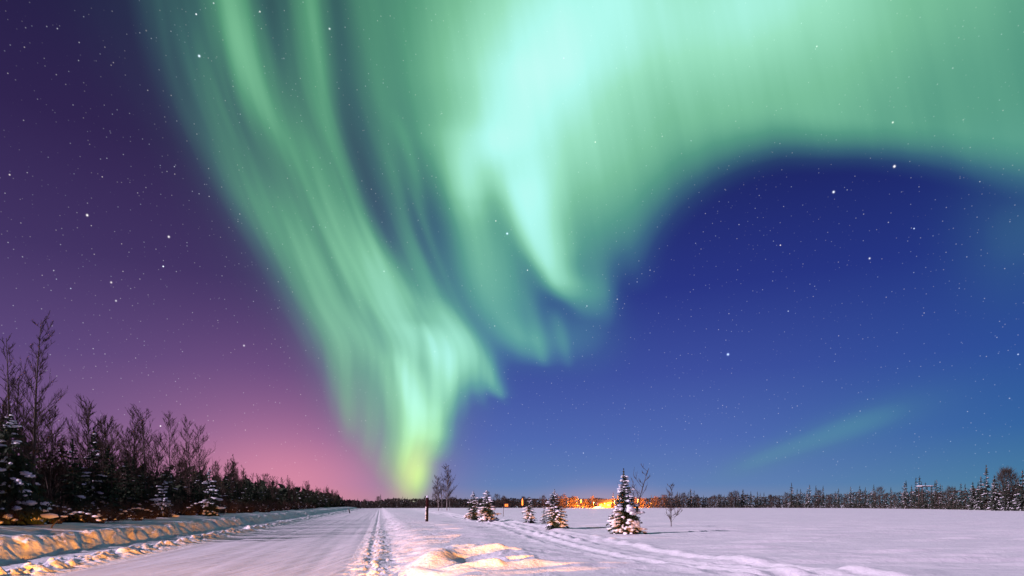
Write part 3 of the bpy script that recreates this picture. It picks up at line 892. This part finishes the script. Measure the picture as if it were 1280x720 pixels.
for i, (px, d, L, sd, lab) in enumerate(((62, 27, 2.6, 1, 'snow-roped sapling bowed over beside the clump-laden first spruce'),
        (108, 33, 2.8, -1, 'low bowed sapling with a rope of snow in front of the narrow dark spruce'),
        (140, 38, 2.4, 1, 'bowed snowy sapling arching low between the narrow dark spruce and the forked tree'),
        (225, 50, 3.0, 1, 'long bowed sapling white with snow just past the small white-laden spruce'),
        (292, 66, 3.0, -1, 'bowed snowy sapling where the wood thins to low shrubs'))):
    o = bent('bent_tree', L, 240 + i, sd)
    put(o, px, d, 0, lab, 'tree')

pro_s = [spruce('spruce', 5.0, 1.15, 120 + i, whorls=15, per=7, sprigs=6, snow=(.04, .12, .0, .07)[i], load=.85, power=(.75, .65, .9, .7)[i], droop=1.25, twig_w=1.3)[0] for i in range(4)]
pro_b = [bare('bare_tree', 7.0, 225 + i, spread=(.24, .20, .28)[i], limbs=34, start=.2, up=1.3, twigs=6, fine=5, r0=.009, thick=1.8, stems=(1, 2, 1)[i]) for i in range(3)]
pro_u = [shrub('shrub', 1.8, 230 + i, 1.1, 170,   .014, .02) for i in range(3)]
used = set()
def place(pro, loc, rz, s, label, cat, group, sz=None):
    if pro.name in used: return dup(pro, loc, rz, s, label, cat, group, sz)
    used.add(pro.name)
    pro.location = loc; pro.rotation_euler.z = rz; pro.scale = (s, s, sz or s)
    return tag(pro, label, cat, group)
rg = random.Random(3)
SEC = (('in the near stretch of the roadside wood', 'near stretch'), ('in the lower middle stretch of the roadside wood', 'middle stretch'), ('in the far tip of the roadside wood', 'far tip'))
def sec(y): return 0 if y < 66 else 1 if y < 125 else 2
y = 23.0; row = 0
while y < 300:
    k = sec(y)
    st = (1.7 if y < 60 else 2.3 if y < 125 else 3.6)
    # shrubs along the edge
    for j in range(2):
        if y < 150:
            t = -15.0 - rg.uniform(0, 1.6) - j * 1.7
            sc = rg.uniform(.6, 1.05) * (1.1 if j else .8)
            place(rg.choice(pro_u), shelf(t, y + rg.uniform(-.8, .8)), rg.uniform(0, 6.28), sc, 'dark leafless shrub flecked with snow ' + SEC[k][0], 'shrub', 'shrubs of the roadside wood, ' + SEC[k][1])
    # spruces
    for j in range(2 if y < 125 else 1):
        t = -16.8 - j * 2.6 - rg.uniform(0, 2.0)
        hh = rg.uniform(.62, 1.0) * (1.12 if y < 60 else 1.12 if y < 140 else 1.25) * (.8 if j == 0 else 1.0)
        place(rg.choice(pro_s), shelf(t, y + rg.uniform(-.9, .9)), rg.uniform(0, 6.28), hh, 'dark dense spruce ' + SEC[k][0], 'tree', 'spruces of the roadside wood, ' + SEC[k][1], hh * rg.uniform(.85, 1.12))
    if True:
        t = -18.5 - rg.uniform(0, 5)
        hh = rg.uniform(.8, 1.08) * (1.08 if y < 62 else .98)
        place(rg.choice(pro_b), shelf(t, y), rg.uniform(0, 6.28), hh, 'reddish brown leafless tree ' + SEC[k][0], 'tree', 'bare trees of the roadside wood, ' + SEC[k][1])
    y += st; row += 1

# the depth of the wood behind its edge: an uncountable tangle of boughs
wv_, wf_ = [], []
rg = random.Random(9)
for i in range(15000):
    y = 14 + 320 * rg.random() ** 1.7
    t = -20 - 16 * rg.random()
    x = t - SLOPE * y
    hmax = (3.6 + 1.3 * math.sin(y * .37) * math.sin(t * .5)) * (1.0 if y < 70 else 1.15) * (.5 + .5 * min(1, (-17.5 - t) / 3))
    z = .7 + hmax * rg.random() ** .8
    l = rg.uniform(.5, 1.1) * (1 + y / 150)
    d = Vector((rg.uniform(-1, 1), rg.uniform(-1, 1), rg.uniform(-.6, .9))).normalized()
    w = d.orthogonal().normalized() * l * .22
    p = Vector((x, y, z)); b = len(wv_)
    wv_.extend([p - d * l * .5, p + w, p + d * l * .5, p - w]); wf_.append((b, b + 1, b + 2, b + 3))
tag(mesh('woodland_interior', wv_, wf_, M_needle), kind='stuff')

# ------------------------------------------------------------------ the far shore of the snowfield
SH = [(424, 300), (470, 315), (560, 335), (640, 345), (700, 335), (820, 340), (900, 350), (980, 345), (1050, 320), (1100, 285), (1150, 250), (1200, 212), (1250, 180), (1320, 150), (1420, 120)]
def shore(px):
    for (a, da), (b, db) in zip(SH, SH[1:]):
        if a <= px <= b: return da + (db - da) * (px - a) / (b - a)
    return SH[-1][1]
TOP = [(424, 7), (455, 8), (480, 12), (560, 12), (640, 12), (700, 13), (820, 15), (900, 17), (1000, 20), (1100, 25), (1200, 29), (1240, 33), (1280, 40), (1420, 55)]
def topw(px):
    for (a, da), (b, db) in zip(TOP, TOP[1:]):
        if a <= px <= b: return CAM_H + (da + (db - da) * (px - a) / (b - a)) * shore(px) / FPX
    return 9
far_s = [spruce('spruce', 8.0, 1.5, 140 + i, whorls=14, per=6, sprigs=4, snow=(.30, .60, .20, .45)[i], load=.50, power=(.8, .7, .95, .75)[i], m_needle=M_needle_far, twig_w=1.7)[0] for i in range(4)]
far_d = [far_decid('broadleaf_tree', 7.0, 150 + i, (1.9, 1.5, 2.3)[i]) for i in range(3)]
rg = random.Random(21)
SECT = ((424, 610, 'beyond the end of the road, by the birch clump', 'end of the road'), (610, 700, 'behind the small field spruces', 'behind the small field spruces'), (700, 830, 'around the orange-lit cabin', 'around the lit cabin'),
        (830, 1010, 'on the level middle of the far shore, past the bare sapling', 'middle shore'), (1010, 1200, 'on the rising stretch of the far shore around the flat-roofed shelter', 'shelter stretch'), (1200, 1430, 'on the nearer end of the shore past the shelter', 'near end of the shore'))
def sect(px): return next(s for s in SECT if s[0] <= px < s[1])
px = 426.0
while px < 1330:
    d = shore(px)
    s_ = sect(px)
    pb = .25 if px < 600 else .72 if px < 700 else .6 if px < 840 else .28 if px < 1000 else .08
    H = topw(px)
    for rowk in range(2):
        if rowk and rg.random() < .6: continue
        dd = d + 3 + rowk * 5 + rg.uniform(0, 4)
        pq = px + rg.uniform(-2, 2)
        if 741 < pq < 766 and rowk == 0: continue
        hh = H * rg.uniform(.55, 1.04) * (1 + .13 * math.sin(px * .083) + .08 * math.sin(px * .21 + 2))
        if rg.random() < pb:
            place(rg.choice(far_d), at(pq, dd), rg.uniform(0, 6.28), hh / 7.0, 'brown leafless broadleaf ' + s_[2], 'tree', 'bare broadleaves, ' + s_[3])
        else:
            if px > 980 and rg.random() < .4: hh *= 1.22
            place(rg.choice(far_s), at(pq, dd), rg.uniform(0, 6.28), hh / 8.0, 'pointed dark spruce ' + s_[2], 'tree', 'far spruces, ' + s_[3])
    px += (3.6 if px < 600 else 4.6 if px < 1000 else 5.2 if px < 1200 else 8)
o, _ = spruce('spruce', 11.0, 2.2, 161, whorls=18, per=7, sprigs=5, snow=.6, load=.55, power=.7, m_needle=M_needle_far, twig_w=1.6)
for px, d, s, lab in ((1226, 196, .92, 'tall pointed shore spruce, its tip level with the round-topped tree beside it'), (1243, 176, .88, 'broad snow-streaked spruce in front of the round-topped tree'),
                      (1258, 172, .80, 'snow-streaked spruce under the middle of the round-topped tree'), (1278, 166, .95, 'snow-streaked spruce at the edge of the picture beside the round-topped tree'), (1216, 200, .78, 'lower snowy spruce on the outer side of the tall pointed one')):
    place(o, at(px, d), d, s, lab, 'tree', None)
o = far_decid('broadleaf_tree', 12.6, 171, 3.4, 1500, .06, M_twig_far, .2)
put(o, 1258, 182, 0, 'large round-topped leafless tree standing above the snowy spruces of the near shore', 'tree')
# low dark scrub at the foot of the far trees, and the wood going back behind them
sv_, sf_ = [], []
rg = random.Random(33)
for i in range(34000):
    px = rg.uniform(424, 1420)
    back = rg.random() < .72
    d = shore(px) + (rg.uniform(8, 34) if back else rg.uniform(-1.5, 5))
    x, y, z = at(px, d)
    h = topw(px) * (.70 + .10 * math.sin(px * .13) * math.sin(px * .041 + 1)) if back else (1.6 if px < 1000 else 2.4)
    z += h * rg.random()
    l = rg.uniform(.5, 1.2) * (1.5 if back else 1.0)
    dv = Vector((rg.uniform(-.8, .8), rg.uniform(-.8, .8), rg.uniform(.2, 1))).normalized()
    w = dv.orthogonal().normalized() * l * (.2 if back else .12)
    p = Vector((x, y, z)); b = len(sv_)
    sv_.extend([p - dv * l * .5, p + w, p + dv * l * .5, p - w]); sf_.append((b, b + 1, b + 2, b + 3))
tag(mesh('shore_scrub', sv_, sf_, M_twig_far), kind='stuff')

# ------------------------------------------------------------------ built things
def box(vs, fs, c, s, rz=0.0):
    b = len(vs); cz, sz = math.cos(rz), math.sin(rz)
    for dx, dy, dz in ((-1, -1, -1), (1, -1, -1), (1, 1, -1), (-1, 1, -1), (-1, -1, 1), (1, -1, 1), (1, 1, 1), (-1, 1, 1)):
        x, y = dx * s[0] / 2, dy * s[1] / 2
        vs.append(Vector((c[0] + x * cz - y * sz, c[1] + x * sz + y * cz, c[2] + dz * s[2] / 2)))
    for f in ((0, 3, 2, 1), (4, 5, 6, 7), (0, 1, 5, 4), (1, 2, 6, 5), (2, 3, 7, 6), (3, 0, 4, 7)):
        fs.append(tuple(b + i for i in f))
def lathe(vs, fs, prof, n=16, c=(0, 0, 0)):
    b = len(vs)
    for r, z in prof:
        for k in range(n):
            a = 2 * math.pi * k / n
            vs.append(Vector((c[0] + r * math.cos(a), c[1] + r * math.sin(a), c[2] + z)))
    for i in range(len(prof) - 1):
        for k in range(n):
            fs.append((b + i * n + k, b + i * n + (k + 1) % n, b + (i + 1) * n + (k + 1) % n, b + (i + 1) * n + k))
    fs.append(tuple(b + k for k in range(n))[::-1]); fs.append(tuple(b + (len(prof) - 1) * n + k for k in range(n)))
def lmesh(name, prof, m, parent, n=16, c=(0, 0, 0), smooth=True):
    v, f = [], []; lathe(v, f, prof, n, c); return mesh(name, v, f, m, parent, smooth)
def bmesh_box(name, c, s, m, parent, rz=0.0, bev=.0):
    v, f = [], []; box(v, f, c, s, rz)
    o = mesh(name, v, f, m, parent)
    if bev:
        md = o.modifiers.new('edge', 'BEVEL'); md.width = bev; md.segments = 2
    return o

M_post = flat_mat('weathered dark red paint', (.030, .006, .006), (.055, .012, .010), 6)
M_postlow = flat_mat('tarred wood', (.010, .009, .010), (.025, .020, .020), 9)
M_wood = flat_mat('weathered timber', (.10, .07, .045), (.20, .14, .09), 5, stretch=(1, 1, .2))
M_steel = flat_mat('galvanised steel', (.20, .20, .21), (.30, .30, .31), 6, rough=.5)
M_dark = flat_mat('dark steel', (.02, .02, .022), (.04, .04, .042), 6, rough=.5)
M_wall = flat_mat('log wall', (.07, .045, .028), (.12, .08, .05), 2, stretch=(.2, .2, 3))

# the marker post by the road: dark red and black, caked with wind-blown snow
x, y, z = at(533.5, 50)
post = empty('marker_post', (x, y, z - .05), 0, 'dark red and black marker post capped with snow at the edge of the road', 'post')
post.rotation_euler = (R(1.5), R(1.5), 0)
lmesh('post_shaft', [(.115, -.4), (.115, .40), (.112, 1.2)], M_postlow, post, 14)
lmesh('painted_top', [(.118, 1.2), (.118, 1.92), (.10, 1.955)], M_post, post, 14)
v, f = [], []; g = random.Random(4)
blob(v, f, Vector((0, 0, 2.01)), .115, .115, .11, g, 0, 10, 5)
mesh('snow_cap', v, f, M_load, post, True)
for zz, r in ((1.18, .085), (1.02, .075), (.84, .055), (.70, .095), (.50, .060), (.34, .080)):
    v, f = [], []
    blob(v, f, Vector((-.085, -.065, zz)), r * .7, r * .8, r * 1.05, g, .6, 8, 4)
    mesh('snow_patch', v, f, M_load, post, True)

# roadside reflector posts far along the road
x, y, z = at(437.3, 128)
rp = empty('reflector_post', (x, y, z), 0, 'small dark reflector post stuck in the snow shelf near the tip of the wood', 'post')
rp.rotation_euler = (0, R(-14), 0)
lmesh('post_shaft', [(.10, -.3), (.10, .75), (.06, .95)], M_dark, rp, 8)
bmesh_box('reflector_plate', (-.10, -.11, .86), (.20, .02, .26), M_steel, rp)
x, y, z = at(450.5, 262)
sg = empty('road_sign', (x, y, z), 0, 'dark road sign on a single pole at the far end of the road', 'sign')
lmesh('sign_pole', [(.11, -.3), (.11, 2.9)], M_dark, sg, 8)
bmesh_box('sign_plate', (0, -.14, 2.45), (.9, .05, .8), M_dark, sg, 0, .04)
x, y, z = at(629, 88)
st = empty('field_stake', (x, y, z), 0, 'thin wooden stake standing in the field between the spruce pair and the short spruce', 'stake')
st.rotation_euler = (0, R(2), 0)
lmesh('stake_shaft', [(.035, -.3), (.03, 1.35)], M_wood, st, 6)
lmesh('stake_tip', [(.035, 1.352), (.03, 1.48)], M_post, st, 6)

# ---- the lit cabin and its lamps on the far shore
SODIUM = (1.0, .22, .015)
M_bulb = glow_mat('sodium lamp glass', (1.0, .55, .16), 14)
M_window = glow_mat('lit window', (1.0, .45, .10), 1.6)
def point(name, loc, power, parent=None, r=.25, col=SODIUM):
    l = bpy.data.lights.new(name, 'POINT'); l.energy = power; l.color = col; l.shadow_soft_size = r
    o = bpy.data.objects.new(name, l); COL.objects.link(o); o.location = loc
    if parent: o.parent = parent
    return o
def yard_lamp(px, d, h, power, label, arm=.9):
    x, y, z = at(px, d)
    r = empty('yard_lamp', (x, y, z), 0, label, 'lamp', None)
    lmesh('lamp_pole', [(.09, -.4), (.07, h - .05)], M_dark, r, 8)
    v, f = [], []; tube(v, f, [Vector((0, 0, h - .1)), Vector((0, -arm * .5, h + .12)), Vector((0, -arm, h + .1))], [.05, .045, .04], 6)
    mesh('lamp_arm', v, f, M_dark, r, True)
    lmesh('lamp_hood', [(.34, -.02), (.30, .08), (.10, .22), (.03, .24)], M_steel, r, 12, (0, -arm, h + .05))
    lmesh('lamp_bulb', [(.05, -.26), (.20, -.20), (.22, -.08), (.10, -.03)], M_bulb, r, 12, (0, -arm, h + .05))
    if power < 50000: point('lamp_light', (0, -arm, h - .45), power, r)
    else:                                        # hooded: throws its light back into the trees
        l = bpy.data.lights.new('lamp_light', 'SPOT'); l.energy = power; l.color = SODIUM; l.spot_size = R(150); l.spot_blend = .5; l.shadow_soft_size = .2
        q = bpy.data.objects.new('lamp_light', l); COL.objects.link(q); q.location = (0, -arm, h - .45); q.rotation_euler = (R(96), 0, 0); q.parent = r
    return r
yard_lamp(742, 329, 3.0, 34000, 'yard lamp nearest the open field, on the outer side of the lit cabin')
yard_lamp(726, 334, 4.2, 80000, 'tall yard lamp lighting the bare trees well away from the cabin door')
yard_lamp(768, 333, 3.8, 150000, 'yard lamp beside the lit cabin, hidden partly by the tallest field spruce')
yard_lamp(797, 336, 4.6, 70000, 'yard lamp deep in the trees past the tallest field spruce')
cx, cy, cz = at(755, 338)
cb = empty('cabin', (cx, cy, cz), 0, 'small cabin glowing orange among the trees of the far shore', 'cabin')
bmesh_box('wall', (0, 0, 1.35), (6.4, 4.4, 2.9), M_wall, cb)
v, f = [], []
for sx in (-3.7, 3.7): v += [Vector((sx, -3.0, 2.72)), Vector((sx, 0, 4.3)), Vector((sx, 3.0, 2.72)), Vector((sx, 3.0, 2.90)), Vector((sx, 0, 4.5)), Vector((sx, -3.0, 2.90))]
f += [(0, 1, 7, 6), (1, 2, 8, 7), (2, 3, 9, 8), (3, 4, 10, 9), (4, 5, 11, 10), (5, 0, 6, 11), (5, 4, 3, 2, 1, 0), (6, 7, 8, 9, 10, 11)]
rf = mesh('roof', v, f, M_dark, cb)
for wx in (-1.9, 1.9):
    w = bmesh_box('window', (wx, -2.215, 1.55), (1.5, .03, 1.1), M_wood, cb)
    bmesh_box('pane', (wx, -2.240, 1.55), (1.3, .02, .9), M_window, w)
dr = bmesh_box('door', (0, -2.22, 1.0), (.95, .05, 2.0), M_wood, cb)
bmesh_box('handle', (.34, -2.27, 1.0), (.04, .05, .16), M_steel, dr)
pl = lmesh('porch_lamp', [(.06, -.18), (.22, -.10), (.22, .08), (.06, .16)], M_bulb, cb, 12, (0, -2.55, 2.35))
point('lamp_light', (0, -3.6, 1.2), 1800, cb)

x, y, z = at(749, 333)
pv, pf = [], []; g = random.Random(8)
for i in range(15):
    q = (i - 7) / 7
    blob(pv, pf, Vector((q * 2.6, g.uniform(-.5, .5), -.1)), g.uniform(.6, 1.0), g.uniform(.6, 1.0), 1.15 * (1 - .75 * q * q) * g.uniform(.7, 1.1), g, 0, 9, 5)
tag(mesh('snow_pile', pv, pf, M_load, None, True, (x, y, z)), 'ploughed snow pile glaring white under the lamps in front of the cabin', 'snow pile')

# two more lights among the trees nearer the road
x, y, z = at(633, 343)
hut = empty('hut', (x, y, z), 0, 'tiny hut with one orange lit window behind the spruce pair', 'hut')
bmesh_box('wall', (0, 0, 1.2), (2.9, 2.6, 2.6), M_wall, hut)
bmesh_box('roof', (0, 0, 2.62), (3.5, 3.2, .22), M_dark, hut)
w = bmesh_box('window', (0, -1.315, 1.45), (1.9, .03, 1.5), M_wood, hut)
M_dim = glow_mat('dim lit window', (1.0, .22, .03), 1.7)
for k in (-1, 1):
    bmesh_box('pane', (k * .44, -1.34, 1.45), (.72, .02, 1.3), M_dim, w)
x, y, z = at(653, 342)
ll = empty('light_column', (x, y, z), 0, 'slim upright orange light standing before the trees above the short spruce', 'lamp')
lmesh('column_base', [(.3, -.3), (.3, 1.2), (.2, 1.3)], M_dark, ll, 10)
lmesh('lit_tube', [(.22, 1.302), (.36, 1.6), (.40, 3.2), (.22, 4.6), (.06, 5.2)], glow_mat('orange light tube', (1.0, .25, .03), 2.2), ll, 12)
lmesh('column_cap', [(.10, 5.202), (.03, 5.4)], M_dark, ll, 10)

# flat-roofed shelter standing above the trees on the far shore
x, y, z = at(1156, 254)
sh = empty('shelter', (x, y, z), .0, 'flat snow-roofed shelter on tall posts showing above the far trees', 'shelter')
H = 8.75
for px_, py_ in ((-1.7, -1.2), (1.7, -1.2), (-1.7, 1.2), (1.7, 1.2)):
    bmesh_box('support_post', (px_, py_, H / 2), (.2, .2, H), M_bark, sh)
bmesh_box('platform', (0, 0, H - 2.4), (3.9, 2.9, .16), M_bark, sh)
rf = bmesh_box('roof', (0, 0, H + .11), (4.4, 3.4, .2), M_bark, sh)
bmesh_box('roof_snow', (0, 0, H + .36), (4.45, 3.45, .28), M_load, rf, 0, .08)

# ---- unseen lamp behind the camera, inferred from the warm near snow; tripod form invented
x, y = -2.2, -4.0
wl = empty('unseen_lamp', (x, y, hz(x, y)), 0, 'unseen orange lamp beside the road, given a low tripod', 'lamp')
for k in range(3):
    a = k * 2.094 + .4
    v, f = [], []; tube(v, f, [Vector((.42 * math.cos(a), .42 * math.sin(a), -.02)), Vector((0, 0, .36))], [.018, .018], 6)
    mesh('leg', v, f, M_dark, wl, True)
lmesh('lamp_pole', [(.02, .30), (.02, .50)], M_dark, wl, 8)
bmesh_box('lamp_housing', (0, -.06, .62), (.36, .12, .26), M_dark, wl, 0, .02)
bmesh_box('light_blocker', (-.1, .46, .636), (1.7, .92, .012), M_dark, wl)  # unseen plate added to cut the lamp's light off the roadside trees
bmesh_box('lamp_glass', (0, .015, .62), (.32, .02, .22), M_bulb, wl)
sp = bpy.data.lights.new('lamp_light', 'SPOT'); sp.energy = 120000; sp.color = (1.0, .33, .015)
sp.spot_size = R(78); sp.spot_blend = .7; sp.shadow_soft_size = .015
so_ = bpy.data.objects.new('lamp_light', sp); COL.objects.link(so_); so_.parent = wl
so_.location = (0, .08, .62); so_.rotation_euler = (R(86), 0, R(20))
